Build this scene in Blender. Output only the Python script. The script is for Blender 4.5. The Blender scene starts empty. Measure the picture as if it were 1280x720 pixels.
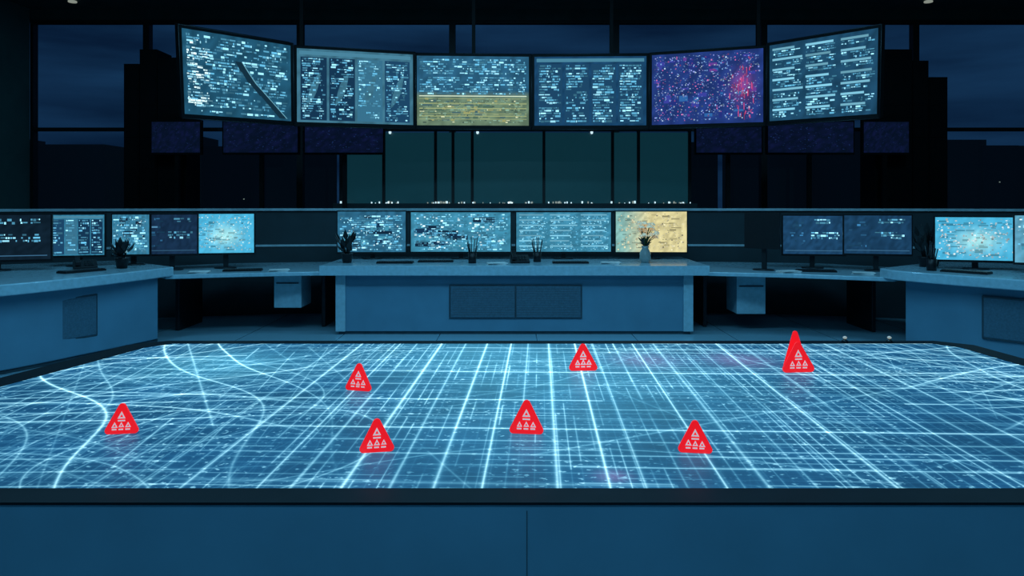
import bpy, math, random
from mathutils import Vector, Matrix
scene = bpy.context.scene
scene.view_settings.view_transform = 'Standard'
scene.view_settings.look = 'None'

def lin(r, g, b, k=1.0):
    def f(c):
        c /= 255.0
        return c / 12.92 if c <= 0.04045 else ((c + 0.055) / 1.055) ** 2.4
    return (f(r) * k, f(g) * k, f(b) * k)

# ------------------------------------------------------------------ materials
def new_mat(name):
    m = bpy.data.materials.new(name)
    m.use_nodes = True
    return m, m.node_tree, m.node_tree.nodes['Principled BSDF']

def surf(name, col, rough=0.5, metal=0.0, nscale=12.0, namp=0.15, spec=0.5, emis=None, estr=1.0):
    m, nt, b = new_mat(name)
    tc = nt.nodes.new('ShaderNodeTexCoord')
    n = nt.nodes.new('ShaderNodeTexNoise'); n.inputs['Scale'].default_value = nscale
    n.inputs['Detail'].default_value = 4
    nt.links.new(tc.outputs['Object'], n.inputs['Vector'])
    r = nt.nodes.new('ShaderNodeValToRGB')
    r.color_ramp.elements[0].position = 0.3; r.color_ramp.elements[1].position = 0.7
    r.color_ramp.elements[0].color = (*[c * (1 - namp) for c in col], 1)
    r.color_ramp.elements[1].color = (*[c * (1 + namp) for c in col], 1)
    nt.links.new(n.outputs['Fac'], r.inputs['Fac'])
    nt.links.new(r.outputs['Color'], b.inputs['Base Color'])
    b.inputs['Roughness'].default_value = rough
    b.inputs['Metallic'].default_value = metal
    b.inputs['Specular IOR Level'].default_value = spec
    if emis:
        b.inputs['Emission Color'].default_value = (*emis, 1)
        b.inputs['Emission Strength'].default_value = estr
    return m

def screen_material(name, strength=1.0):
    m, nt, b = new_mat(name)
    a = nt.nodes.new('ShaderNodeAttribute'); a.attribute_name = 'Col'
    b.inputs['Base Color'].default_value = (0.004, 0.005, 0.006, 1)
    b.inputs['Roughness'].default_value = 0.5
    b.inputs['Specular IOR Level'].default_value = 0.1
    nt.links.new(a.outputs['Color'], b.inputs['Emission Color'])
    b.inputs['Emission Strength'].default_value = strength
    return m

M_SCREEN = screen_material('display_pixels', 1.0)
M_BLACK = surf('black_plastic', (0.006, 0.007, 0.009), 0.45, spec=0.3)
M_RIM = surf('table_rim_black', (0.004, 0.007, 0.010), 0.5, spec=0.12)
M_HOUSE = surf('display_housing_black', (0.003, 0.004, 0.005), 0.6, spec=0.15)
M_METAL = surf('dark_metal', (0.02, 0.028, 0.033), 0.4, metal=0.6)
M_FRONT = surf('console_laminate', (0.100, 0.24, 0.34), 0.45, nscale=3, namp=0.08)
M_INSET = surf('console_vent_panel', (0.05, 0.125, 0.18), 0.55, nscale=60, namp=0.2)
M_TOP = surf('console_worktop', (0.30, 0.48, 0.56), 0.16, nscale=20, namp=0.1, spec=0.7)
M_TRIM = surf('console_edge_trim', (0.03, 0.06, 0.08), 0.4)
M_PANEL = surf('console_back_panel', (0.010, 0.026, 0.034), 0.6, nscale=4)
M_CAP = surf('rail_cap', (0.34, 0.47, 0.52), 0.3)
M_WALL = surf('wall_paint', (0.05, 0.12, 0.115), 0.8, nscale=3, namp=0.1)
M_CEIL = surf('ceiling_paint', (0.03, 0.065, 0.065), 0.8, nscale=3)
M_MULL = surf('window_frame_metal', (0.006, 0.010, 0.013), 0.5)
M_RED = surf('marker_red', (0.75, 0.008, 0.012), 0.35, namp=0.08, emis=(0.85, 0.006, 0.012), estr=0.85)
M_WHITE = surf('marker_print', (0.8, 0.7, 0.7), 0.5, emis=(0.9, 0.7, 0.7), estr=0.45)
M_LEAF = surf('dark_leaf', (0.006, 0.012, 0.014), 0.5)
M_STEM = surf('flower_stem', (0.05, 0.10, 0.04), 0.5)
M_PETAL = surf('flower_petal', (0.85, 0.72, 0.50), 0.6, nscale=30, emis=(0.6, 0.46, 0.28), estr=0.25)
M_GLASSV = surf('vase_ceramic', (0.25, 0.3, 0.3), 0.15)
M_PAPER = surf('paper', (0.6, 0.65, 0.65), 0.7)
M_TEAL = surf('frosted_partition_glass', (0.01, 0.05, 0.055), 0.3, nscale=1.5, namp=0.3, emis=lin(11, 44, 54), estr=0.95)  # emission paints backlight from the room behind into the glass
M_SPOT = surf('spot_glow', (0.8, 0.8, 0.8), 0.5, emis=(0.65, 0.9, 1.0), estr=1.0)
M_DIM = surf('dim_lamp_glow', (0.3, 0.3, 0.3), 0.5, emis=(0.45, 0.5, 0.42), estr=0.5)

def glass_mat():
    m = bpy.data.materials.new('window_glass'); m.use_nodes = True
    nt = m.node_tree; nt.nodes.clear()
    o = nt.nodes.new('ShaderNodeOutputMaterial'); mx = nt.nodes.new('ShaderNodeMixShader')
    t = nt.nodes.new('ShaderNodeBsdfTransparent'); g = nt.nodes.new('ShaderNodeBsdfGlossy')
    t.inputs['Color'].default_value = (0.75, 0.9, 0.95, 1)
    g.inputs['Roughness'].default_value = 0.03; mx.inputs[0].default_value = 0.05
    nt.links.new(t.outputs[0], mx.inputs[1]); nt.links.new(g.outputs[0], mx.inputs[2])
    nt.links.new(mx.outputs[0], o.inputs['Surface'])
    return m
M_GLASS = glass_mat()

def floor_mat():
    m, nt, b = new_mat('polished_floor')
    tc = nt.nodes.new('ShaderNodeTexCoord')
    br = nt.nodes.new('ShaderNodeTexBrick'); br.offset = 0
    br.inputs['Scale'].default_value = 1.0
    br.inputs['Brick Width'].default_value = 1.2; br.inputs['Row Height'].default_value = 1.2
    br.inputs['Mortar Size'].default_value = 0.006
    br.inputs['Color1'].default_value = (0.20, 0.36, 0.44, 1)
    br.inputs['Color2'].default_value = (0.18, 0.34, 0.42, 1)
    br.inputs['Mortar'].default_value = (0.07, 0.14, 0.18, 1)
    nt.links.new(tc.outputs['Object'], br.inputs['Vector'])
    nt.links.new(br.outputs['Color'], b.inputs['Base Color'])
    b.inputs['Roughness'].default_value = 0.22
    return m
M_FLOOR = floor_mat()

# --------------------------------------------------------- table map material
def map_mat():
    m, nt, b = new_mat('illuminated_city_map')
    N, L = nt.nodes, nt.links
    def val(x, sock):
        if isinstance(x, (int, float)): sock.default_value = x
        else: L.new(x, sock)
    def mt(op, a, c=0.0, d=None):
        n = N.new('ShaderNodeMath'); n.operation = op
        val(a, n.inputs[0]); val(c, n.inputs[1])
        if d is not None: val(d, n.inputs[2])
        return n.outputs[0]
    def comb(x, y, z=0.0):
        n = N.new('ShaderNodeCombineXYZ'); val(x, n.inputs[0]); val(y, n.inputs[1]); val(z, n.inputs[2]); return n.outputs[0]
    def noise(vec, scale, detail=2.0, rough=0.5):
        n = N.new('ShaderNodeTexNoise'); L.new(vec, n.inputs['Vector'])
        n.inputs['Scale'].default_value = scale; n.inputs['Detail'].default_value = detail
        n.inputs['Roughness'].default_value = rough
        return n.outputs['Fac']
    def white(vec):
        n = N.new('ShaderNodeTexWhiteNoise'); n.noise_dimensions = '3D'; L.new(vec, n.inputs['Vector']); return n.outputs['Value']
    def smooth(x, a, c):
        n = N.new('ShaderNodeMapRange'); n.interpolation_type = 'SMOOTHSTEP'; n.clamp = True
        val(x, n.inputs[0]); n.inputs[1].default_value = a; n.inputs[2].default_value = c
        n.inputs[3].default_value = 0; n.inputs[4].default_value = 1
        return n.outputs[0]
    tc = N.new('ShaderNodeTexCoord'); sp = N.new('ShaderNodeSeparateXYZ'); L.new(tc.outputs['Object'], sp.inputs[0])
    X, Y = sp.outputs[0], sp.outputs[1]
    def rot(deg):
        c, s = math.cos(math.radians(deg)), math.sin(math.radians(deg))
        u = mt('ADD', mt('MULTIPLY', X, c), mt('MULTIPLY', Y, s))
        v = mt('ADD', mt('MULTIPLY', X, -s), mt('MULTIPLY', Y, c))
        return u, v
    def profile(d, w):   # bright core with a soft falloff
        q = mt('DIVIDE', d, w)
        g = mt('DIVIDE', 1.0, mt('ADD', 1.0, mt('MULTIPLY', q, q)))
        return mt('ADD', mt('MULTIPLY', mt('POWER', g, 1.9), 0.84), mt('MULTIPLY', mt('POWER', g, 0.7), 0.16))
    def lines(u, v, sp_, w, seg, seed, keep=0.25, wob=0.35, pw=1.5):
        t = mt('DIVIDE', u, sp_)
        wv = noise(comb(t, seed + 3.1), 0.45, 0)
        t2 = mt('ADD', t, mt('MULTIPLY', wv, wob * 3))
        idx = mt('ROUND', t2)
        d = mt('MULTIPLY', mt('ABSOLUTE', mt('SUBTRACT', t2, idx)), sp_)
        core = profile(d, w)
        per = white(comb(idx, seed))
        cell = mt('FLOOR', mt('ADD', mt('DIVIDE', v, seg), mt('MULTIPLY', per, 7.3)))
        pc = white(comb(idx, cell, seed + 9))
        on = mt('ADD', mt('MULTIPLY', mt('GREATER_THAN', pc, keep), 0.85), 0.15)
        amp = mt('MULTIPLY', mt('ADD', mt('POWER', per, pw), 0.22), on)
        return mt('MULTIPLY', core, amp)
    u, v = rot(-2.2)
    main = mt('ADD', lines(u, v, 0.150, 0.0062, 1.5, 1.0, 0.12, pw=1.25), lines(v, u, 0.155, 0.0070, 1.5, 2.0, 0.18, pw=1.25))
    f1 = mt('ADD', lines(u, v, 0.050, 0.0036, 0.30, 4.0, 0.40, pw=0.9), lines(v, u, 0.058, 0.0038, 0.34, 5.0, 0.40, pw=0.9))
    dn = smooth(noise(comb(X, Y), 1.1, 2), 0.34, 0.60)
    f1 = mt('MULTIPLY', f1, mt('ADD', mt('MULTIPLY', dn, 0.5), 0.14))
    u5, v5 = rot(27)   # diagonal avenues across the centre
    diag = mt('ADD', lines(u5, v5, 0.62, 0.006, 1.2, 21.0, 0.35), lines(v5, u5, 0.75, 0.006, 1.3, 22.0, 0.35))
    center = smooth(X, -1.75, -0.6)
    side_r = mt('SUBTRACT', 1.0, smooth(X, 2.0, 2.6))
    cc = mt('MULTIPLY', center, side_r)
    cm = mt('ADD', mt('MULTIPLY', cc, 0.74), 0.26)
    tot = mt('MULTIPLY', mt('ADD', main, f1), cm)
    tot = mt('ADD', tot, mt('MULTIPLY', diag, 0.32))
    om = mt('SUBTRACT', 1.0, cc)
    # gently bent oblique suburb streets
    wx = mt('MULTIPLY', mt('SUBTRACT', noise(comb(X, Y, 4.0), 0.5, 0.5), 0.5), 0.9)
    wy = mt('MULTIPLY', mt('SUBTRACT', noise(comb(X, Y, 9.0), 0.5, 0.5), 0.5), 0.9)
    u2, v2 = rot(33); u3, v3 = rot(-18); u4, v4 = rot(6)
    u2 = mt('ADD', u2, wx); v2 = mt('ADD', v2, wy); u3 = mt('ADD', u3, wy); v3 = mt('ADD', v3, wx); v4 = mt('ADD', v4, mt('MULTIPLY', wy, .5))
    obl = mt('ADD', lines(u2, v2, 0.30, 0.0065, 1.6, 7.0, 0.30), lines(v2, u2, 0.25, 0.0065, 1.6, 8.0, 0.35))
    obl = mt('ADD', obl, mt('ADD', lines(v3, u3, 0.22, 0.0065, 1.6, 11.0, 0.3), lines(v4, u4, 0.13, 0.006, 1.6, 12.0, 0.25)))
    obl = mt('ADD', obl, mt('MULTIPLY', mt('ADD', lines(u3, v3, 0.10, 0.004, 0.3, 13.0, 0.5), lines(u4, v4, 0.09, 0.004, 0.3, 14.0, 0.5)), 0.6))
    tot = mt('ADD', tot, mt('MULTIPLY', obl, mt('ADD', mt('MULTIPLY', om, 0.74), 0.04)))
    # curved arterial roads (arcs of large circles, slightly irregular)
    Xd = mt('ADD', X, mt('MULTIPLY', wx, .9)); Yd = mt('ADD', Y, mt('MULTIPLY', wy, .9))
    for cx, cy, r, a in ((-1.15, 3.0, 0.62, .42), (-1.95, 3.7, 0.85, .3), (0.3, 1.3, 1.75, .3), (-3.1, 2.3, 1.35, .4), (-1.9, 1.9, 1.1, .4), (-3.0, 6.6, 3.0, .35),
                         (-2.2, 5.6, 1.5, .35), (-0.9, 5.9, 2.2, .25), (-4.6, 3.0, 2.6, .3), (4.3, 5.9, 2.3, .45), (4.1, 2.2, 1.8, .4), (5.2, 3.6, 2.6, .45)):
        dd = mt('SQRT', mt('ADD', mt('POWER', mt('SUBTRACT', Xd, cx), 2), mt('POWER', mt('SUBTRACT', Yd, cy), 2)))
        tot = mt('ADD', tot, mt('MULTIPLY', profile(mt('ABSOLUTE', mt('SUBTRACT', dd, r)), 0.006), a))
    # labels and building specks
    vo = N.new('ShaderNodeTexNoise'); vo.inputs['Scale'].default_value = 30; vo.inputs['Detail'].default_value = 2.5
    L.new(comb(X, mt('MULTIPLY', Y, 1.2)), vo.inputs['Vector'])
    spk = mt('MULTIPLY', smooth(vo.outputs['Fac'], 0.59, 0.71), mt('ADD', mt('MULTIPLY', dn, 0.50), .10))
    tot = mt('ADD', tot, spk)
    def blob(cx, cy, r, a):
        dd = mt('ADD', mt('POWER', mt('SUBTRACT', X, cx), 2), mt('POWER', mt('SUBTRACT', Y, cy), 2))
        return mt('MULTIPLY', mt('POWER', 2.718, mt('DIVIDE', mt('MULTIPLY', dd, -1.0), r * r)), a)
    glow = mt('ADD', blob(-1.8, 4.5, 0.45, 0.24), blob(-0.3, 4.8, 0.7, 0.20))
    glow = mt('ADD', glow, blob(0.6, 4.3, 0.9, 0.15))
    glow = mt('ADD', glow, blob(0.1, 3.4, 0.9, 0.09))
    far = smooth(Y, 2.6, 5.1)
    k = mt('ADD', mt('MULTIPLY', far, 0.5), 0.95)
    tot = mt('MULTIPLY', tot, k)
    pink = mt('ADD', blob(0.85, 4.6, 0.2, 0.09), mt('ADD', blob(1.45, 4.6, 0.2, 0.10), blob(0.37, 2.64, 0.06, 0.10)))
    bn = noise(comb(X, Y), 2.2, 5)
    base = mt('ADD', mt('MULTIPLY', mt('SUBTRACT', bn, .25), 1.4), 0.62)
    tr = mt('MULTIPLY', mt('POWER', tot, 1.5), 0.44)
    tg = mt('MULTIPLY', mt('POWER', tot, 1.1), 0.86)
    tb = mt('MULTIPLY', mt('POWER', tot, 0.95), 0.98)
    cx = N.new('ShaderNodeCombineColor')
    def chan(bv, lt, gv, pv):
        s = mt('ADD', mt('MULTIPLY', base, bv), lt)
        s = mt('ADD', s, mt('MULTIPLY', glow, gv)); return mt('ADD', s, mt('MULTIPLY', pink, pv))
    L.new(chan(0.0065, tr, 0.18, 1.1), cx.inputs[0])
    L.new(chan(0.062, tg, 0.80, 0.30), cx.inputs[1])
    L.new(chan(0.160, tb, 1.05, 0.9), cx.inputs[2])
    L.new(cx.outputs[0], b.inputs['Emission Color'])
    b.inputs['Emission Strength'].default_value = 1.0
    b.inputs['Base Color'].default_value = (0.004, 0.010, 0.018, 1)
    b.inputs['Roughness'].default_value = 0.5
    b.inputs['Specular IOR Level'].default_value = 0.12
    return m
M_MAP = map_mat()

# --------------------------------------------------------------- mesh builder
class MB:
    def __init__(s, name):
        s.name = name; s.v = []; s.f = []; s.m = []; s.c = []; s.mats = []; s.smooth = []
    def mi(s, mat):
        if mat not in s.mats: s.mats.append(mat)
        return s.mats.index(mat)
    def face(s, pts, mat, cols=None, sm=False):
        i = len(s.v); s.v += [tuple(p) for p in pts]
        s.f.append(tuple(range(i, i + len(pts)))); s.m.append(s.mi(mat)); s.smooth.append(sm)
        if cols is None: cols = [(0, 0, 0)] * len(pts)
        elif not isinstance(cols[0], (tuple, list)): cols = [cols] * len(pts)
        s.c += list(cols)
    def solid(s, verts, faces, mat, sm=False):
        i = len(s.v); s.v += [tuple(p) for p in verts]; k = s.mi(mat)
        for f in faces:
            s.f.append(tuple(i + j for j in f)); s.m.append(k); s.smooth.append(sm); s.c += [(0, 0, 0)] * len(f)
    def box(s, c, d, mat, rz=0.0, rx=0.0):
        R = Matrix.Rotation(rz, 3, 'Z') @ Matrix.Rotation(rx, 3, 'X'); c = Vector(c)
        vs = [c + R @ Vector((x * d[0] / 2, y * d[1] / 2, z * d[2] / 2)) for x in (-1, 1) for y in (-1, 1) for z in (-1, 1)]
        s.solid(vs, [(0, 1, 3, 2), (4, 6, 7, 5), (0, 4, 5, 1), (2, 3, 7, 6), (0, 2, 6, 4), (1, 5, 7, 3)], mat)
    def prism(s, poly, z0, z1, mat, sm=False):
        a = sum(poly[i][0] * poly[(i + 1) % len(poly)][1] - poly[(i + 1) % len(poly)][0] * poly[i][1] for i in range(len(poly)))
        if a < 0: poly = poly[::-1]
        n = len(poly)
        vs = [(p[0], p[1], z0) for p in poly] + [(p[0], p[1], z1) for p in poly]
        fs = [tuple(range(n - 1, -1, -1)), tuple(range(n, 2 * n))] + [(i, (i + 1) % n, n + (i + 1) % n, n + i) for i in range(n)]
        s.solid(vs, fs, mat, sm)
    def lathe(s, c, prof, mat, seg=20, sm=True, sy=1.0):
        vs = []; fs = []
        for (r, z) in prof:
            for k in range(seg):
                a = 2 * math.pi * k / seg
                vs.append((c[0] + r * math.cos(a), c[1] + r * sy * math.sin(a), c[2] + z))
        for j in range(len(prof) - 1):
            for k in range(seg):
                k2 = (k + 1) % seg
                fs.append((j * seg + k, j * seg + k2, (j + 1) * seg + k2, (j + 1) * seg + k))
        fs.append(tuple(range(seg - 1, -1, -1))); fs.append(tuple((len(prof) - 1) * seg + k for k in range(seg)))
        s.solid(vs, fs, mat, sm)
    def tube(s, pts, r0, r1, mat, seg=6):
        vs = []; fs = []; n = len(pts)
        for i, p in enumerate(pts):
            p = Vector(p); q = Vector(pts[min(i + 1, n - 1)]) - Vector(pts[max(i - 1, 0)]); q.normalize()
            a = q.orthogonal().normalized(); bb = q.cross(a); r = r0 + (r1 - r0) * i / (n - 1)
            for k in range(seg):
                t = 2 * math.pi * k / seg; vs.append(p + a * r * math.cos(t) + bb * r * math.sin(t))
        for i in range(n - 1):
            for k in range(seg):
                k2 = (k + 1) % seg; fs.append((i * seg + k, i * seg + k2, (i + 1) * seg + k2, (i + 1) * seg + k))
        fs.append(tuple(range(seg - 1, -1, -1))); fs.append(tuple((n - 1) * seg + k for k in range(seg)))
        s.solid(vs, fs, mat, True)
    def build(s, loc=(0, 0, 0), rz=0.0, bevel=0.0, seg=2, rx=0.0):
        me = bpy.data.meshes.new(s.name + '_mesh'); me.from_pydata(s.v, [], s.f); me.update()
        for m in s.mats: me.materials.append(m)
        me.polygons.foreach_set('material_index', s.m); me.polygons.foreach_set('use_smooth', s.smooth)
        at = me.color_attributes.new('Col', 'FLOAT_COLOR', 'CORNER')
        buf = []
        for c in s.c: buf += [c[0], c[1], c[2], 1.0]
        at.data.foreach_set('color', buf)
        o = bpy.data.objects.new(s.name, me); scene.collection.objects.link(o)
        o.location = loc; o.rotation_euler = (rx, 0, rz)
        if bevel > 0:
            md = o.modifiers.new('bevel', 'BEVEL'); md.width = bevel; md.segments = seg; md.limit_method = 'ANGLE'
        return o

# ------------------------------------------------------------ screen contents
def put_screen(mb, TL, TR, BL, BR, base, kind, seed, rows=16, ink=(150, 220, 242), k=1.0):
    rng = random.Random(seed)
    TL, TR, BL, BR = map(Vector, (TL, TR, BL, BR))
    nrm = (TR - TL).cross(BL - TL).normalized()
    if nrm.y > 0: nrm = -nrm
    def P(u, v, l):  # u right, v down
        return (TL * (1 - u) + TR * u) * (1 - v) + (BL * (1 - u) + BR * u) * v + nrm * (0.0015 * l)
    nu, nv = 22, 12
    gv = [[base(i / nu, j / nv, rng) for i in range(nu + 1)] for j in range(nv + 1)]
    for j in range(nv):
        for i in range(nu):
            mb.face([P(i / nu, (j + 1) / nv, 0), P((i + 1) / nu, (j + 1) / nv, 0), P((i + 1) / nu, j / nv, 0), P(i / nu, j / nv, 0)], M_SCREEN,
                    [tuple(c * k for c in q) for q in (gv[j + 1][i], gv[j + 1][i + 1], gv[j][i + 1], gv[j][i])])
    asp = (TR - TL).length / (BL - TL).length
    def rect(x0, y0, x1, y1, col, l=2):
        mb.face([P(x0, y1, l), P(x1, y1, l), P(x1, y0, l), P(x0, y0, l)], M_SCREEN, tuple(c * k for c in col))
    def text(x0, y0, x1, y1, n, dens, inkc=ink, hot=0.22):
        rh = (y1 - y0) / n
        ph = [rng.uniform(0, 6.28) for _ in range(4)]
        for r in range(n):
            if rng.random() < 0.05: continue
            x = x0 + rng.random() * 0.01
            while x < x1:
                w = rh / asp * rng.choice((0.35, 0.5, 0.8, 1.2, 2.0))
                if x + w > x1: break
                cl = 0.5 + 0.5 * math.sin(x * 14 + ph[0] + 1.5 * math.sin(r * .7 + ph[1]))
                if rng.random() < dens * (0.45 + 0.7 * cl):
                    q = rng.random()
                    if q < hot: c = lin(*inkc, rng.uniform(.8, 1.25))
                    else:
                        q = 0.12 + 0.6 * q * q; c = lin(*inkc, q); c = (c[0] * .55, c[1] * .9, c[2] * 1.1)
                    hh = rng.choice((0.4, 0.55, 0.75))
                    yy = y0 + rh * (r + 0.12)
                    rect(x, yy, x + w, yy + rh * hh, c, 3)
                x += w + rh / asp * 0.2
    if kind == 'dense':
        for _ in range(16):
            x, y = rng.uniform(.03, .7), rng.uniform(.05, .8)
            rect(x, y, x + rng.uniform(.08, .25), y + rng.uniform(.04, .16), lin(*rng.choice(((12, 32, 52), (60, 130, 155), (16, 44, 72)))), 1)
        text(0.03, 0.04, 0.97, 0.97, rows, 0.85)
        for _ in range(50):
            x, y = rng.uniform(.03, .93), rng.uniform(.05, .9); w = rng.uniform(.008, .025)
            rect(x, y, x + w, y + w * asp * .7, lin(205, 240, 250, rng.uniform(.5, 1.1)), 4)
    elif kind == 'sweep':
        text(0.03, 0.04, 0.97, 0.97, rows, 0.8)
        pts = [(0.50, .30), (.56, .42), (.63, .55), (.74, .70), (.93, .97)]
        for (a, b_), (c, d) in zip(pts, pts[1:]):
            mb.face([P(a - .04, b_, 4), P(c - .05, d, 4), P(c + .02, d, 4), P(a + .02, b_, 4)], M_SCREEN, lin(18, 46, 62))
            mb.face([P(a + .02, b_, 4), P(c + .02, d, 4), P(c + .03, d, 4), P(a + .028, b_, 4)], M_SCREEN, lin(110, 175, 195))
        text(0.03, 0.1, 0.25, 0.9, rows, 0.6, (210, 245, 250), .4)
    elif kind == 'columns':
        rect(0.02, 0.03, 0.98, 0.08, lin(90, 160, 190, .5))
        for ci in range(4):
            x = 0.03 + ci * 0.24
            rect(x, 0.11, x + 0.22, 0.97, lin(*rng.choice(((26, 66, 98), (18, 50, 78), (54, 110, 138))), .8), 1)
            text(x + 0.01, 0.12, x + 0.21, 0.96, rows, 0.85)
    elif kind == 'bars':
        for r in range(7):
            y = 0.05 + r * 0.132
            for ci in range(3):
                x = 0.03 + ci * 0.325
                rect(x, y, x + rng.uniform(.2, 0.30), y + 0.028, lin(130, 200, 225, .4 + .5 * rng.random()))
                text(x + 0.005, y + 0.035, x + 0.30, y + 0.12, 3, 0.75)
    elif kind == 'halfgold':
        text(0.02, 0.04, 0.98, 0.56, int(rows * .6), 0.85)
        for _ in range(60):
            x, y = rng.uniform(.02, .9), rng.uniform(.6, .93)
            rect(x, y, x + rng.uniform(.02, .09), y + rng.uniform(.01, .05), lin(*rng.choice(((70, 96, 80), (120, 136, 104), (60, 88, 92), (140, 142, 92)))), 1)
        for t in range(9):
            y = rng.uniform(.6, .95); rect(.02, y, .98, y + .006, lin(150, 160, 110), 2)
        text(0.02, 0.61, 0.98, 0.97, int(rows * .5), 0.4, (200, 205, 165), .08)
        rect(0.02, 0.57, 0.98, 0.582, lin(200, 215, 190))
    elif kind == 'heat':
        for _ in range(40):
            x, y = rng.uniform(.02, .9), rng.uniform(.03, .9)
            rect(x, y, x + rng.uniform(.02, .08), y + rng.uniform(.02, .09), lin(*rng.choice(((30, 40, 110), (50, 55, 140), (40, 90, 150), (90, 50, 130)))), 1)
        for _ in range(1100):
            x, y = rng.uniform(.02, .97), rng.uniform(.03, .95); w = rng.uniform(.003, .013)
            c = rng.choice(((140, 190, 245), (150, 160, 240), (225, 120, 190), (130, 170, 240), (200, 225, 250)))
            rect(x, y, x + w, y + w * asp * rng.uniform(.4, 1.2), lin(*c, rng.uniform(.1, .9)), 3)
        for _ in range(50):
            x, y = rng.gauss(.82, .05), rng.uniform(.1, .9)
            if x < .96: rect(x, y, x + .006, y + rng.uniform(.02, .1), lin(240, 90, 150, rng.uniform(.2, .7)), 4)
    elif kind == 'terminal':
        text(0.5, 0.08, 0.92, 0.22, 2, 0.8)
        text(0.45, 0.42, 0.92, 0.62, 3, 0.8)
        text(0.06, 0.08, 0.4, 0.9, 12, 0.4, (90, 150, 190), .05)
        rect(0.03, 0.9, 0.97, 0.92, lin(50, 90, 120))
    elif kind == 'map':
        for _ in range(260):
            x, y = rng.uniform(.02, .94), rng.uniform(.03, .93); w = rng.uniform(.004, .025)
            rect(x, y, x + w, y + w * asp * rng.uniform(.3, 1.2), lin(*ink, rng.uniform(.2, 1.0)), 3)
        for _ in range(40):
            x, y = rng.uniform(.02, .8), rng.uniform(.03, .9); w = rng.uniform(.03, .14)
            c = base(x, y, rng); rect(x, y, x + w, y + rng.uniform(.01, .05), tuple(q * .55 for q in c), 1)
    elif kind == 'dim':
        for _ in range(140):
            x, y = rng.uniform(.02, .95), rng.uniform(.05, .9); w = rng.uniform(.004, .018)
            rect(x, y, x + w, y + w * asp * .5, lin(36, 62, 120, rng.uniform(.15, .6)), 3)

def flat(r, g, b, var=0.3):
    c = lin(r, g, b)
    def f(u, v, rng):
        q = 1 + rng.uniform(-var, var); return tuple(x * q for x in c)
    return f
def gold(u, v, rng):
    a = lin(34, 80, 108); c = lin(92, 114, 92); t = 0 if v < 0.5 else min(1, (v - 0.5) / 0.1)
    q = 1 + rng.uniform(-.3, .3); return tuple((x * (1 - t) + y * t) * q for x, y in zip(a, c))
def heat(u, v, rng):
    c = Vector(lin(28, 48, 108)); d = (u - .82) ** 2 + ((v - .5) * .45) ** 2; c += Vector(lin(200, 50, 120)) * math.exp(-d / .006) * .28
    return tuple(c * (1 + rng.uniform(-.35, .35)))
def warm(u, v, rng):
    a = lin(130, 180, 175); c = lin(212, 202, 148); t = min(1, max(0, (u - 0.1) / 0.4))
    q = 1 + rng.uniform(-.3, .15); return tuple((x * (1 - t) + y * t) * q for x, y in zip(a, c))
def cyan(u, v, rng):
    a = lin(70, 175, 215); c = lin(165, 230, 235); t = math.exp(-((u - .5) ** 2 + (v - .55) ** 2) / .06)
    q = 1 + rng.uniform(-.2, .1); return tuple((x * (1 - t) + y * t) * q for x, y in zip(a, c))
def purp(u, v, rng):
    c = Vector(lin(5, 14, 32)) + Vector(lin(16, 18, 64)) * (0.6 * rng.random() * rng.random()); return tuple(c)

# --------------------------------------------------------------- room shell
def simple(name, c, d, mat, bevel=0.0):
    b = MB(name); b.box((0, 0, 0), d, mat); return b.build(c, bevel=bevel)
XL, XR, YB, YF, ZC = -9.3, 9.9, 13.0, -4.0, 5.15
XM, YM = (XL + XR) / 2, (YB + YF) / 2
simple('floor', (XM, YM, -0.05), (XR - XL, YB - YF, 0.1), M_FLOOR)
simple('ceiling', (XM, YM, ZC + 0.05), (XR - XL, YB - YF, 0.1), M_CEIL)
simple('wall_left', (XL - 0.05, YM, ZC / 2), (0.1, YB - YF, ZC), M_WALL)
simple('wall_right', (XR + 0.05, YM, ZC / 2), (0.1, YB - YF, ZC), M_WALL)
simple('wall_front', (XM, YF - 0.05, ZC / 2), (XR - XL, 0.1, ZC), M_WALL)
wb = MB('wall_back')
wb.box((XM, YB + 0.1, 5.05), (XR - XL, 0.2, 0.2), M_CEIL)
wb.box((XM, YB + 0.1, 0.35), (XR - XL, 0.2, 0.7), M_WALL)
wb.build()
simple('column', (-8.995, 12.38, ZC / 2), (0.61, 1.2, ZC), M_WALL, 0.01)
mx = [-8.69, -6.6, -3.83, -1.08, 1.88, 4.55, 7.29, XR]
for i in range(7):
    w = MB('window_%d' % (i + 1)); a, c = mx[i], mx[i + 1]; hw = 0.055
    for x in (a + hw / 2, c - hw / 2): w.box((x, YB + 0.05, 2.825), (hw, 0.14, 4.25), M_MULL)
    for z in (0.73, 2.98, 4.92): w.box(((a + c) / 2, YB + 0.05, z), (c - a - 2 * hw, 0.12, 0.06), M_MULL)
    w.face([(a, YB + 0.06, 0.7), (c, YB + 0.06, 0.7), (c, YB + 0.06, 4.95), (a, YB + 0.06, 4.95)], M_GLASS)
    w.build()

# frosted glass partition behind the consoles
pt = MB('glass_partition')
xs = [-2.83, -2.13, -1.27, -0.98, -0.66, 0.53, 1.67, 2.1, 2.95]
for i in range(len(xs) - 1):
    pt.box(((xs[i] + xs[i + 1]) / 2, 12.0, 1.41), (xs[i + 1] - xs[i], 0.02, 2.82), M_TEAL)
for x in xs: pt.box((x, 11.97, 1.42), (0.045, 0.07, 2.84), M_MULL)
pt.box((0.06, 11.97, 2.87), (5.85, 0.08, 0.06), M_MULL)
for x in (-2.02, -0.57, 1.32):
    pt.lathe((x, 11.92, 2.79), [(0.012, 0), (0.022, 0.015), (0.022, 0.04)], M_SPOT, 10)  # added glowing spots standing in for ceiling-light glints on the glass
pt.build()
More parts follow.
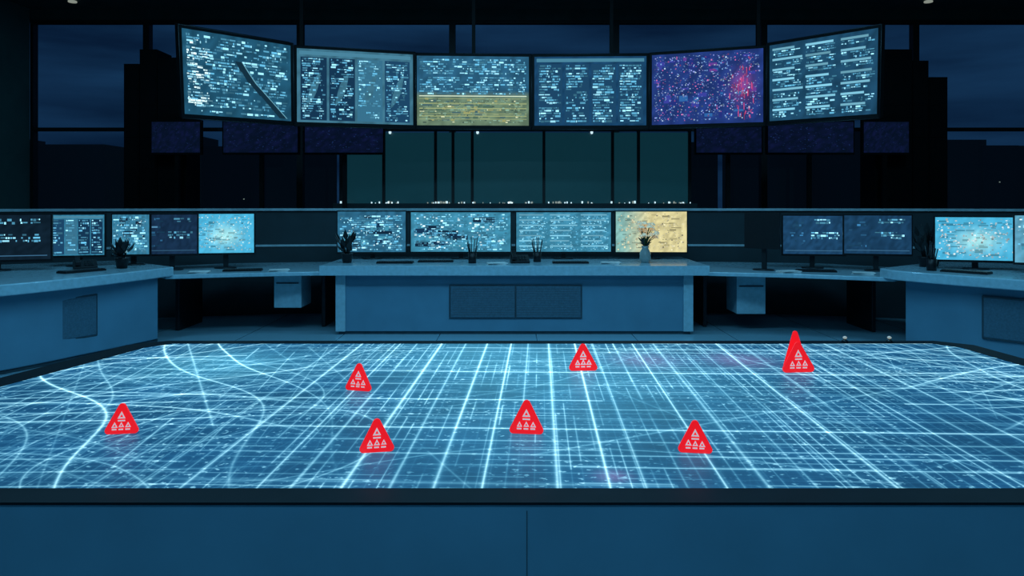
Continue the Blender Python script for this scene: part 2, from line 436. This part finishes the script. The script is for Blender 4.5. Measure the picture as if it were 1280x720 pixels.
# small glowing boxes on an added shelf, standing in for distant city lights
il = MB('city_light_strip'); rng = random.Random(5)
il.box((0.05, 11.75, 0.82), (5.9, 0.18, 1.64), M_PANEL)
for i in range(90):
    x = rng.uniform(-2.8, 2.9); s = rng.choice((0.012, 0.018, 0.024))
    il.box((x, 11.7, 1.64 + s / 2), (s, s, s * rng.uniform(.8, 2.5)), M_SPOT if rng.random() < .5 else M_DIM)
il.build()

# --------------------------------------------------------------- video wall
ZT, ZB = 3.746, 2.757
S = [((-3.97, 8.65), (-2.96, 9.62), (-4.09, 9.0), (-3.005, 9.8)),
     ((-2.92, 9.77), (-1.405, 10.2), (-2.95, 9.88), (-1.41, 10.27)),
     ((-1.358, 10.27), (0.2415, 10.35), (-1.358, 10.3), (0.2415, 10.36)),
     ((0.322, 10.35), (1.923, 10.3), (0.322, 10.36), (1.923, 10.31)),
     ((1.993, 10.25), (3.41, 9.77), (1.997, 10.28), (3.454, 9.9)),
     ((3.442, 9.62), (4.40, 8.65), (3.506, 9.8), (4.56, 9.0))]
vroot = bpy.data.objects.new('curved_video_wall', None); scene.collection.objects.link(vroot)
kinds = [(flat(26, 72, 96), 'sweep', 26), (flat(52, 98, 118), 'columns', 26), (gold, 'halfgold', 28),
         (flat(18, 56, 88), 'columns', 22), (heat, 'heat', 22), (flat(24, 62, 88), 'bars', 16)]
for i, (tl, tr, bl, br) in enumerate(S):
    mb = MB('display_%d' % (i + 1))
    TL, TR, BL, BR = Vector((*tl, ZT)), Vector((*tr, ZT)), Vector((*bl, ZB)), Vector((*br, ZB))
    du = (TR - TL).normalized() * 0.036; dv = (BL - TL).normalized() * 0.036
    n = (TR - TL).cross(BL - TL).normalized(); n = -n if n.y < 0 else n
    inn = [TL, TR, BR, BL]
    fr = [TL - du - dv, TR + du - dv, BR + du + dv * 1.6, BL - du + dv * 1.6]
    vs = inn + fr + [p + n * 0.13 for p in fr]
    fs = []
    for a in range(4):
        c = (a + 1) % 4; fs += [(a, c, 4 + c, 4 + a), (4 + a, 4 + c, 8 + c, 8 + a)]
    fs.append((11, 10, 9, 8))
    mb.solid(vs, fs, M_HOUSE)
    for a, c in ((4, 5), (5, 6), (6, 7), (7, 4)):
        mb.tube([vs[a], vs[c]], 0.006, 0.006, M_METAL, 5)
    bs, kd, rows = kinds[i]
    put_screen(mb, TL, TR, BL, BR, bs, kd, 40 + i, rows, k=1.3)
    o = mb.build(); o.parent = vroot
hg = MB('ceiling_hangers')
for x, y in ((-2.93, 9.98), (-0.56, 10.45), (1.45, 10.45), (3.43, 9.98)):
    hg.box((x, y + 0.06, (ZC + ZT) / 2 - 0.1), (0.05, 0.05, ZC - ZT + 0.2), M_HOUSE)
arc = [(-4.1, 9.2), (-3.0, 10.0), (-1.4, 10.46), (0.3, 10.53), (1.95, 10.46), (3.5, 10.02), (4.6, 9.2)]
for z in (2.85, 3.62):
    hg.tube([(x, y + 0.02, z) for x, y in arc], 0.035, 0.035, M_HOUSE, 6)
o = hg.build(); o.parent = vroot

# glowing panels on added posts, painting the video wall's reflection in the windows
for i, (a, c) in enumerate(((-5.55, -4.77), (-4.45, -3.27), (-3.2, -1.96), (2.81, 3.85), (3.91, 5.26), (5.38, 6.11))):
    mb = MB('reflection_panel'); w = c - a
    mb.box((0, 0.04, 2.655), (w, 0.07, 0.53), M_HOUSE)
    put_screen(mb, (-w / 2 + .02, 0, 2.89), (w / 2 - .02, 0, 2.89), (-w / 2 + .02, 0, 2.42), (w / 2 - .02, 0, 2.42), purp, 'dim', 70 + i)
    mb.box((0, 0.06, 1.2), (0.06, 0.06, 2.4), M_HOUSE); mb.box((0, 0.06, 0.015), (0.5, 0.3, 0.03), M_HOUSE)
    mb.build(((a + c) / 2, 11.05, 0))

# stepped equipment towers
for nm, parts in (('equipment_tower', ((-6.15, -5.9, 3.85), (-5.9, -5.62, 4.08), (-5.62, -5.15, 3.95))),
                  ('equipment_tower', ((5.75, 6.34, 4.08), (6.34, 6.6, 3.9), (6.6, 6.9, 3.64)))):
    mb = MB(nm)
    for a, c, z in parts:
        mb.box(((a + c) / 2, 11.65, z / 2), (c - a - .01, 0.5, z), M_HOUSE)
        for k in range(7): mb.box(((a + c) / 2, 11.395, 0.4 + k * 0.5), (c - a - .05, 0.012, 0.42), M_HOUSE)
    mb.build()

# --------------------------------------------------------------- back rail panel
def spline(pts, n=8):
    out = []
    for i in range(len(pts) - 1):
        p0 = Vector(pts[max(i - 1, 0)]); p1 = Vector(pts[i]); p2 = Vector(pts[i + 1]); p3 = Vector(pts[min(i + 2, len(pts) - 1)])
        for k in range(n):
            t = k / n
            out.append(tuple(0.5 * ((2 * p1) + (p2 - p0) * t + (2 * p0 - 5 * p1 + 4 * p2 - p3) * t * t + (3 * p1 - p0 - 3 * p2 + p3) * t ** 3)))
    out.append(tuple(pts[-1])); return out
def ribbon(mb, line, th, z0, z1, mat):
    L2 = []
    for i, p in enumerate(line):
        a = Vector(line[max(i - 1, 0)]); b = Vector(line[min(i + 1, len(line) - 1)]); t = (b - a).normalized()
        L2.append((p[0] - t.y * th, p[1] + t.x * th))
    n = len(line)
    vs = [(x, y, z0) for x, y in line] + [(x, y, z0) for x, y in L2] + [(x, y, z1) for x, y in line] + [(x, y, z1) for x, y in L2]
    fs = []
    for i in range(n - 1):
        fs += [(i, i + 1, 2 * n + i + 1, 2 * n + i), (n + i + 1, n + i, 3 * n + i, 3 * n + i + 1),
               (2 * n + i, 2 * n + i + 1, 3 * n + i + 1, 3 * n + i), (i + 1, i, n + i, n + i + 1)]
    fs += [(0, 2 * n, 3 * n, n), (n - 1, 2 * n - 1, 4 * n - 1, 3 * n - 1)]
    mb.solid(vs, fs, mat)
rail = spline([(-9.1, 7.9), (-8.0, 8.7), (-6.3, 9.75), (-4.3, 10.5), (-2.6, 10.75), (0, 10.8), (2.9, 10.75), (4.6, 10.5), (6.8, 9.75), (8.6, 8.7), (9.7, 7.9)])
rb = MB('console_back_screen')
ribbon(rb, rail, 0.06, 0, 1.52, M_PANEL)
ribbon(rb, [(x, y - 0.04) for x, y in rail], 0.15, 1.53, 1.565, M_CAP)
ribbon(rb, [(x, y - 0.015) for x, y in rail], 0.01, 1.0, 1.03, M_CAP)
rb.build()

# --------------------------------------------------------------- centre desk
cd = MB('control_desk')
cd.box((0.03, 9.6, 0.395), (4.46, 1.2, 0.71), M_FRONT)
cd.box((0.03, 9.62, 0.02), (4.40, 1.2, 0.04), M_TRIM)
cd.box((0.03, 9.6, 0.81), (4.80, 1.5, 0.12), M_TOP)
for x in (-2.14, 2.2): cd.box((x, 8.992, 0.395), (0.12, 0.03, 0.71), M_TOP)
cd.box((0.045, 8.995, 0.41), (1.66, 0.02, 0.42), M_TRIM)
for x in (-.365, .455): cd.box((x, 8.985, 0.41), (0.80, 0.02, 0.39), M_INSET)
for k in range(12): cd.box((0.045, 8.974, 0.25 + k * 0.029), (1.58, 0.004, 0.004), M_TRIM)
cd.build(bevel=0.018)

# wing desks
def wing(poly, box, legs):
    mb = MB('wing_desk')
    mb.prism(poly, 0.735, 0.785, M_TOP)
    a, c, z0 = box
    mb.box(((a + c) / 2, 9.45, (0.735 + z0) / 2), (c - a, 0.45, 0.735 - z0), M_TOP)
    mb.box(((a + c) / 2, 9.22, (0.735 + z0) / 2 + 0.1), (c - a - .06, 0.015, 0.02), M_TRIM)
    for x, y in legs:
        mb.box((x, y, 0.367), (0.05, 0.7, 0.735), M_METAL)
    mb.build(bevel=0.008)
wing([(-2.38, 9.0), (-3.3, 8.82), (-4.12, 8.56), (-5.02, 9.55), (-4.1, 10.25), (-2.6, 10.55), (-2.38, 10.55)], (-3.05, -2.70, 0.30), ((-2.5, 9.9), (-4.3, 9.6)))
wing([(2.44, 8.95), (3.4, 8.7), (4.40, 8.28), (5.45, 9.3), (4.4, 10.25), (2.9, 10.55), (2.44, 10.55)], (2.88, 3.25, 0.22), ((2.56, 9.9), (4.6, 9.5)))

# side consoles
def console(front, back, topf, inset_seg):
    mb = MB('side_console')
    fr = spline(front, 6); mb.prism(fr + back, 0.04, 0.77, M_FRONT)
    tf = spline(topf, 6); mb.prism(tf + back, 0.77, 0.88, M_TOP)
    mb.prism([(x * 1.003, y + .03) for x, y in fr] + back, 0, 0.04, M_TRIM)
    (ax, ay), (bx, by) = inset_seg
    a, b = Vector((ax, ay)), Vector((bx, by)); t = (b - a).normalized()
    ang = math.atan2(t.y, t.x); c = (a + b) / 2
    mb.box((c.x, c.y, 0.44), ((b - a).length, 0.03, 0.46), M_TRIM, rz=ang)
    mb.box((c.x, c.y, 0.44), ((b - a).length - .04, 0.045, 0.42), M_INSET, rz=ang)
    return mb.build(bevel=0.012)
console([(-4.17, 8.48), (-4.5, 7.65), (-4.88, 6.82), (-5.9, 5.2)], [(-8.2, 6.5), (-7.0, 8.5), (-5.2, 9.62)],
        [(-4.04, 8.6), (-4.10, 8.35), (-4.33, 7.6), (-4.7, 6.75), (-5.75, 5.05)], ((-4.465, 7.75), (-4.715, 7.2)))
console([(4.53, 8.29), (4.84, 7.75), (5.2, 7.3), (6.3, 5.8)], [(8.6, 6.8), (7.4, 8.6), (5.6, 9.42)],
        [(4.3, 8.42), (4.33, 8.1), (4.66, 7.6), (5.05, 7.1), (6.15, 5.6)], ((4.95, 7.585), (5.25, 7.225)))

# --------------------------------------------------------------- monitors
def monitor(cx, cy, w, zb, zt, desk, yaw, base, kind, seed, rows=12, off=False, k=1.35, ink=(150, 222, 245)):
    mb = MB('desktop_monitor'); b0, t0 = zb - desk, zt - desk
    mb.box((0, 0.022, (b0 + t0) / 2), (w, 0.035, t0 - b0), M_BLACK)
    mb.box((0, 0.055, (b0 + t0) / 2), (w * .55, 0.05, (t0 - b0) * .55), M_BLACK)
    mb.box((0, 0.085, (t0 * .55) / 2), (0.06, 0.025, t0 * .55), M_METAL)
    mb.lathe((0, 0.06, 0), [(0.14, 0), (0.14, 0.01), (0.12, 0.016)], M_METAL, 24, sy=.75)
    e = 0.015
    if not off:
        put_screen(mb, (-w / 2 + e, 0, t0 - e), (w / 2 - e, 0, t0 - e), (-w / 2 + e, 0, b0 + e + .01), (w / 2 - e, 0, b0 + e + .01), base, kind, seed, rows, ink, k)
    mb.build((cx, cy, desk), rz=yaw)
D = 0.87
monitor(-1.93, 9.9, 0.96, 0.945, 1.54, D, 0.03, flat(36, 88, 116), 'dense', 1, 18)
monitor(-0.705, 9.9, 1.40, 0.95, 1.53, D, 0.0, flat(50, 116, 142), 'dense', 2, 18, k=1.4)
monitor(0.71, 9.9, 1.33, 0.95, 1.53, D, 0.0, flat(50, 114, 140), 'bars', 3, 17, k=1.4)
monitor(1.915, 9.9, 1.00, 0.945, 1.54, D, -0.03, warm, 'map', 4, 12, ink=(240, 232, 190), k=1.15)
# left group
monitor(-5.75, 8.0, 1.12, 0.98, 1.523, 0.88, 0.30, flat(10, 24, 36), 'terminal', 5, 10)
monitor(-5.20, 8.62, 0.60, 0.99, 1.515, 0.88, 0.28, flat(42, 106, 134), 'columns', 6, 14)
monitor(-4.66, 8.80, 0.46, 0.99, 1.515, 0.88, 0.10, flat(46, 106, 134), 'dense', 7, 14)
monitor(-4.34, 9.15, 0.66, 0.97, 1.51, 0.785, 0.22, flat(22, 46, 74), 'terminal', 8, 10, k=.95)
monitor(-3.76, 9.42, 0.76, 0.965, 1.515, 0.785, 0.20, cyan, 'map', 9, 10, ink=(210, 245, 245), k=1.15)
# right group
monitor(3.17, 9.15, 0.46, 1.06, 1.52, 0.785, -0.75, flat(5, 8, 12), 'terminal', 10, 10, off=True)
monitor(3.95, 9.42, 0.80, 0.95, 1.49, 0.785, -0.15, flat(22, 56, 86), 'terminal', 11, 10)
monitor(4.58, 9.02, 0.80, 0.98, 1.50, 0.785, -0.25, flat(20, 52, 80), 'terminal', 12, 10)
monitor(5.30, 8.2, 0.88, 0.965, 1.493, 0.88, -0.3, cyan, 'map', 13, 14, ink=(225, 245, 250), k=1.1)
monitor(5.88, 7.62, 0.95, 0.97, 1.52, 0.88, -0.5, flat(80, 140, 165), 'dense', 14, 12)

# keyboards
def keyboard(x, y, z, yaw):
    mb = MB('keyboard'); mb.box((0, 0, 0.01), (0.46, 0.16, 0.02), M_BLACK)
    for r in range(5):
        for c in range(15): mb.box((-0.21 + c * 0.03, -0.06 + r * 0.03, 0.023), (0.025, 0.025, 0.008), M_METAL)
    mb.build((x, y, z), rz=yaw)
for a in ((-1.5, 9.25, D, 0), (-1.0, 9.45, D, 0.05), (0.75, 9.25, D, 0), (-4.75, 7.95, 0.88, 1.1), (4.95, 7.85, 0.88, -0.9), (-3.4, 9.1, 0.785, .2), (3.8, 9.0, 0.785, -.2)):
    keyboard(*a)

# plant
def plant(x, y, z, h, seed):
    rng = random.Random(seed); mb = MB('potted_plant')
    mb.lathe((0, 0, 0), [(0.055, 0), (0.075, 0.11), (0.08, 0.12), (0.065, 0.12)], M_BLACK, 16)
    for i in range(30):
        a = rng.uniform(0, 6.28); r = rng.uniform(.03, .12); hh = rng.uniform(.45, 1) * h
        p = Vector((r * math.cos(a), r * math.sin(a), hh)); q = Vector((0.02 * math.cos(a), 0.02 * math.sin(a), 0.11))
        mb.tube([q, (q + p) / 2 + Vector((0, 0, .03)), p], 0.004, 0.002, M_LEAF, 5)
        t = Vector((-math.sin(a), math.cos(a), 0)) * 0.04; u = (p - q).normalized() * 0.06
        mb.face([p - u, p + t, p + u * 1.5, p - t], M_LEAF)
    mb.build((x, y, z))
plant(-2.13, 9.3, D, 0.36, 1); plant(4.93, 8.6, 0.88, 0.46, 4); plant(5.12, 8.75, 0.88, 0.44, 9)
plant(-4.55, 8.40, 0.88, 0.28, 6)

def pencil_cup(x, y, z, seed):
    rng = random.Random(seed); mb = MB('pencil_cup')
    mb.lathe((0, 0, 0), [(0.05, 0), (0.055, 0.13), (0.048, 0.13), (0.045, 0.02)], M_BLACK, 16)
    for i in range(8):
        a = rng.uniform(0, 6.28); mb.tube([(0.02 * math.cos(a), 0.02 * math.sin(a), 0.02), (0.07 * math.cos(a), 0.05 * math.sin(a), rng.uniform(.22, .34))], 0.006, 0.006, M_METAL, 6)
    mb.build((x, y, z))
pencil_cup(-0.51, 9.25, D, 2); pencil_cup(0.33, 9.45, D, 5); pencil_cup(4.72, 8.1, 0.88, 8)

def phone(x, y, z, yaw):
    mb = MB('desk_telephone')
    mb.solid([(-.12, -.1, 0), (.12, -.1, 0), (.12, .1, 0), (-.12, .1, 0), (-.12, -.1, .03), (.12, -.1, .03), (.12, .1, .1), (-.12, .1, .1)],
             [(3, 2, 1, 0), (4, 5, 6, 7), (0, 1, 5, 4), (1, 2, 6, 5), (2, 3, 7, 6), (3, 0, 4, 7)], M_BLACK)
    mb.box((-.075, 0, .105), (.05, .2, .03), M_BLACK, rx=.33); mb.box((-.075, -.085, .07), (.055, .05, .04), M_BLACK); mb.box((-.075, .085, .13), (.055, .05, .04), M_BLACK)
    for r in range(4):
        for c in range(3): mb.box((.0 + c * .035, -.06 + r * .035, .05 + r * .0122), (.022, .022, .012), M_METAL, rx=.33)
    mb.build((x, y, z), rz=yaw, bevel=.004)
phone(0.1, 9.3, D, .1); phone(-4.95, 8.35, .88, .6); phone(5.45, 7.35, .88, -.7)

# flower vase
fv = MB('flower_vase'); rng = random.Random(3)
fv.lathe((0, 0, 0), [(0.05, 0), (0.075, 0.06), (0.07, 0.13), (0.04, 0.19), (0.052, 0.22), (0.04, 0.215)], M_GLASSV, 24)
for i in range(22):
    a = rng.uniform(0, 6.28); r = rng.uniform(.02, .17); z = rng.uniform(.36, .57) - r * .5
    p = Vector((r * math.cos(a), r * math.sin(a) * .8, z)); fv.tube([(0, 0, .18), p * .5 + Vector((0, 0, .12)), p], .005, .004, M_STEM, 5)
    for k in range(7):
        b = k * .9 + a; c = p + Vector((.03 * math.cos(b), .03 * math.sin(b), rng.uniform(-.008, .012)))
        n = Vector((math.cos(b), math.sin(b), 1.1)).normalized(); t = n.orthogonal().normalized(); w = n.cross(t)
        fv.face([c - t * .028, c - w * .026, c + t * .028, c + n * .01 + w * .03], M_PETAL)
    fv.lathe(p - Vector((0, 0, .014)), [(.010, 0), (.03, .014), (.024, .034), (.008, .042)], M_PETAL, 8)
for i in range(10):
    a = rng.uniform(0, 6.28); p = Vector((.1 * math.cos(a), .09 * math.sin(a), rng.uniform(.24, .36))); t = Vector((-math.sin(a), math.cos(a), 0)) * .02
    fv.face([Vector((0, 0, .2)), p * .6 + Vector((0, 0, .1)) + t, p, p * .6 + Vector((0, 0, .1)) - t], M_LEAF)
fv.build((1.72, 9.3, D))

# papers
for x, y, z, r in ((-2.95, 9.1, .785, .2), (-3.85, 8.85, .785, .1), (3.42, 8.92, .785, .1), (4.25, 8.72, .785, -.5), (-0.2, 9.1, D, .1), (1.25, 9.2, D, -.2)):
    mb = MB('paper_stack')
    for k in range(5): mb.box((k * .003, -k * .002, .002 + k * .004), (.24, .18, .003), M_PAPER, rz=k * .05)
    mb.build((x, y, z), rz=r)

# --------------------------------------------------------------- map table
mt_ = MB('map_table')
inner = [(-3.12, 2.521), (-2.80, 3.9), (-2.55, 5.0), (-2.42, 5.143), (3.0, 5.143), (3.12, 5.0), (3.16, 4.3), (3.40, 2.521)]
outer = [(-3.34, 2.40), (-2.98, 3.9), (-2.72, 5.08), (-2.50, 5.24), (3.07, 5.24), (3.26, 5.08), (3.32, 4.3), (3.60, 2.40)]
mt_.face([(x, y, 0.632) for x, y in inner], M_MAP)
n = len(inner)
for i in range(n):
    j = (i + 1) % n
    mt_.face([(*outer[i], .635), (*outer[j], .635), (*inner[j], .635), (*inner[i], .635)], M_RIM)
    mt_.face([(*inner[i], .635), (*inner[j], .635), (*inner[j], .60), (*inner[i], .60)], M_RIM)
    mt_.face([(*outer[j], .635), (*outer[i], .635), (*outer[i], .626), (*outer[j], .626)], M_RIM)
body = [(x * 0.995, y + (0.006 if y < 3 else -0.006)) for x, y in outer]
mt_.prism(body, 0.06, 0.630, M_FRONT)
mt_.prism([(x * .97, y + (0.08 if y < 3 else -0.08)) for x, y in outer], 0, .06, M_TRIM)
mt_.box((0.05, 2.405, .335), (.003, .003, .54), M_TRIM)
mt_.build()

# warning markers
def sign(x, y, w, h, yaw, seed, lean=-0.08):
    mb = MB('warning_triangle_marker'); r = w * 0.11; th = 0.012
    c = [(-w / 2 + r, r), (w / 2 - r, r), (0, h - r * 1.1)]
    out = []
    for (px, pz), a0 in zip(c, (150, 270, 30)):
        for k in range(7):
            a = math.radians(a0 + k * 20); out.append((px + r * math.cos(a), pz + r * math.sin(a)))
    n = len(out)
    vs = [(px, -th / 2, pz) for px, pz in out] + [(px, th / 2, pz) for px, pz in out]
    mb.solid(vs, [tuple(range(n)), tuple(range(2 * n - 1, n - 1, -1))] + [(i, n + i, n + (i + 1) % n, (i + 1) % n) for i in range(n)], M_RED)
    yy = -th / 2 - 0.0015
    def tri(cx, cz, s):
        P = [Vector((cx - s / 2, yy, cz)), Vector((cx + s / 2, yy, cz)), Vector((cx, yy, cz + s * .95))]
        C = sum(P, Vector()) / 3; Q = [C + (p - C) * .42 for p in P]
        for i in range(3):
            j = (i + 1) % 3; mb.face([P[i], P[j], Q[j], Q[i]], M_WHITE)
    tri(0, h * .50, w * .24)
    mb.face([(-w * .11, yy, h * .41), (w * .11, yy, h * .41), (w * .11, yy, h * .455), (-w * .11, yy, h * .455)], M_WHITE)
    rng = random.Random(seed)
    for k in range(3):
        cx = (k - 1) * w * .2
        tri(cx, h * (.21 + rng.uniform(-.01, .02)), w * rng.uniform(.16, .2))
        mb.face([(cx - w * .08, yy, h * .13), (cx + w * .06, yy, h * .13), (cx + w * .06, yy, h * .175), (cx - w * .08, yy, h * .175)], M_WHITE)
    mb.build((x, y, .633), rz=yaw, rx=lean, bevel=.002)
sign(-1.694, 3.125, .137, .132, 0.15, 1)
sign(-.8205, 3.846, .148, .146, -.25, 2)
sign(-.543, 2.894, .137, .134, 0.2, 3)
sign(.0625, 3.125, .148, .146, -.12, 4)
sign(.426, 4.306, .170, .162, 0.05, 5)
sign(.734, 2.885, .134, .130, -.15, 6)
sign(1.697, 4.265, .195, .180, 0.1, 7)
sign(1.725, 4.38, .14, .225, -.2, 8)

# small beacons on the far rim
for x, y in ((2.40, 5.19), (2.72, 5.19)):
    mb = MB('beacon_lamp')
    mb.lathe((0, 0, 0), [(.022, 0), (.022, .012), (.010, .016), (.010, .022)], M_METAL, 12)
    mb.lathe((0, 0, .022), [(.006, 0), (.014, .006), (.014, .014), (.006, .02)], M_DIM, 12)
    mb.build((x, y, .635))

# --------------------------------------------------------------- outside
simple('ground', (0, 80, -0.3), (400, 130, 0.1), surf('asphalt', (0.01, 0.012, 0.014), 0.9))
ck = MB('city_skyline'); rng = random.Random(9); M_BLD = surf('building_concrete', (0.008, 0.014, 0.020), 0.9, emis=lin(5, 14, 24), estr=0.5)
x = -62
while x < 62:
    w = rng.uniform(3, 7); h = rng.uniform(6.8, 7.8); d = rng.uniform(58, 70)
    ck.box((x + w / 2, d + 3, h / 2 - .2), (w, 5, h + .4), M_BLD)
    for k in range(2):
        ck.box((x + rng.uniform(.2, w - .3), d + .48, rng.uniform(1.5, h - 1.5)), (.1, .03, .08), M_DIM if rng.random() < .3 else M_BLD)
    x += w * .93
ck.build()
w = bpy.data.worlds.new('night_sky'); scene.world = w; w.use_nodes = True
nt = w.node_tree; bg = nt.nodes['Background']
tc = nt.nodes.new('ShaderNodeTexCoord'); mp = nt.nodes.new('ShaderNodeMapping'); mp.inputs['Scale'].default_value = (1.5, 1.5, 11)
nz = nt.nodes.new('ShaderNodeTexNoise'); nz.inputs['Scale'].default_value = 2.2; nz.inputs['Detail'].default_value = 5
rp = nt.nodes.new('ShaderNodeValToRGB'); rp.color_ramp.elements[0].position = .35; rp.color_ramp.elements[1].position = .72
rp.color_ramp.elements[0].color = (*lin(10, 29, 54), 1); rp.color_ramp.elements[1].color = (*lin(24, 54, 86), 1)
nt.links.new(tc.outputs['Generated'], mp.inputs[0]); nt.links.new(mp.outputs[0], nz.inputs['Vector'])
nt.links.new(nz.outputs['Fac'], rp.inputs[0]); nt.links.new(rp.outputs[0], bg.inputs[0]); bg.inputs[1].default_value = 1.0

# --------------------------------------------------------------- lights
def fill_light(x, y, sx, sy, p, col=(0.22, 0.66, 1.0), z=ZC - 0.06):  # unseen overhead fill lamps with fixtures, added to brighten desks and table
    fx = MB('fill_light_panel'); fx.box((0, 0, 0.03), (sx + .1, sy + .1, .05), M_METAL); fx.build((x, y, z))
    l = bpy.data.lights.new('fill_lamp', 'AREA'); l.shape = 'RECTANGLE'; l.size = sx; l.size_y = sy; l.energy = p; l.color = col
    o = bpy.data.objects.new('fill_lamp', l); scene.collection.objects.link(o); o.location = (x, y, z - .01)
fill_light(0, 4.6, 5, 0.8, 220)
fill_light(0, 8.0, 4, 0.3, 60)
fill_light(-4.2, 6.0, 0.8, 2, 70)
fill_light(4.4, 6.0, 0.8, 2, 70)
fill_light(0, -0.6, 3, 0.6, 125)  # added behind the camera to brighten the table front
for x in (-7.6, 7.2):
    mb = MB('recessed_downlight'); mb.lathe((0, 0, 0), [(.07, 0), (.07, .02), (.05, .03)], M_DIM, 16); mb.build((x, 12.45, ZC - .032))

cam = bpy.data.cameras.new('camera'); co = bpy.data.objects.new('camera', cam); scene.collection.objects.link(co)
co.location = (0, 0, 1.63); co.rotation_euler = (math.pi / 2, 0, 0)
cam.sensor_width = 36; cam.lens = 900 / 1280 * 36; cam.shift_y = -105 / 1280; cam.clip_end = 500
scene.camera = co
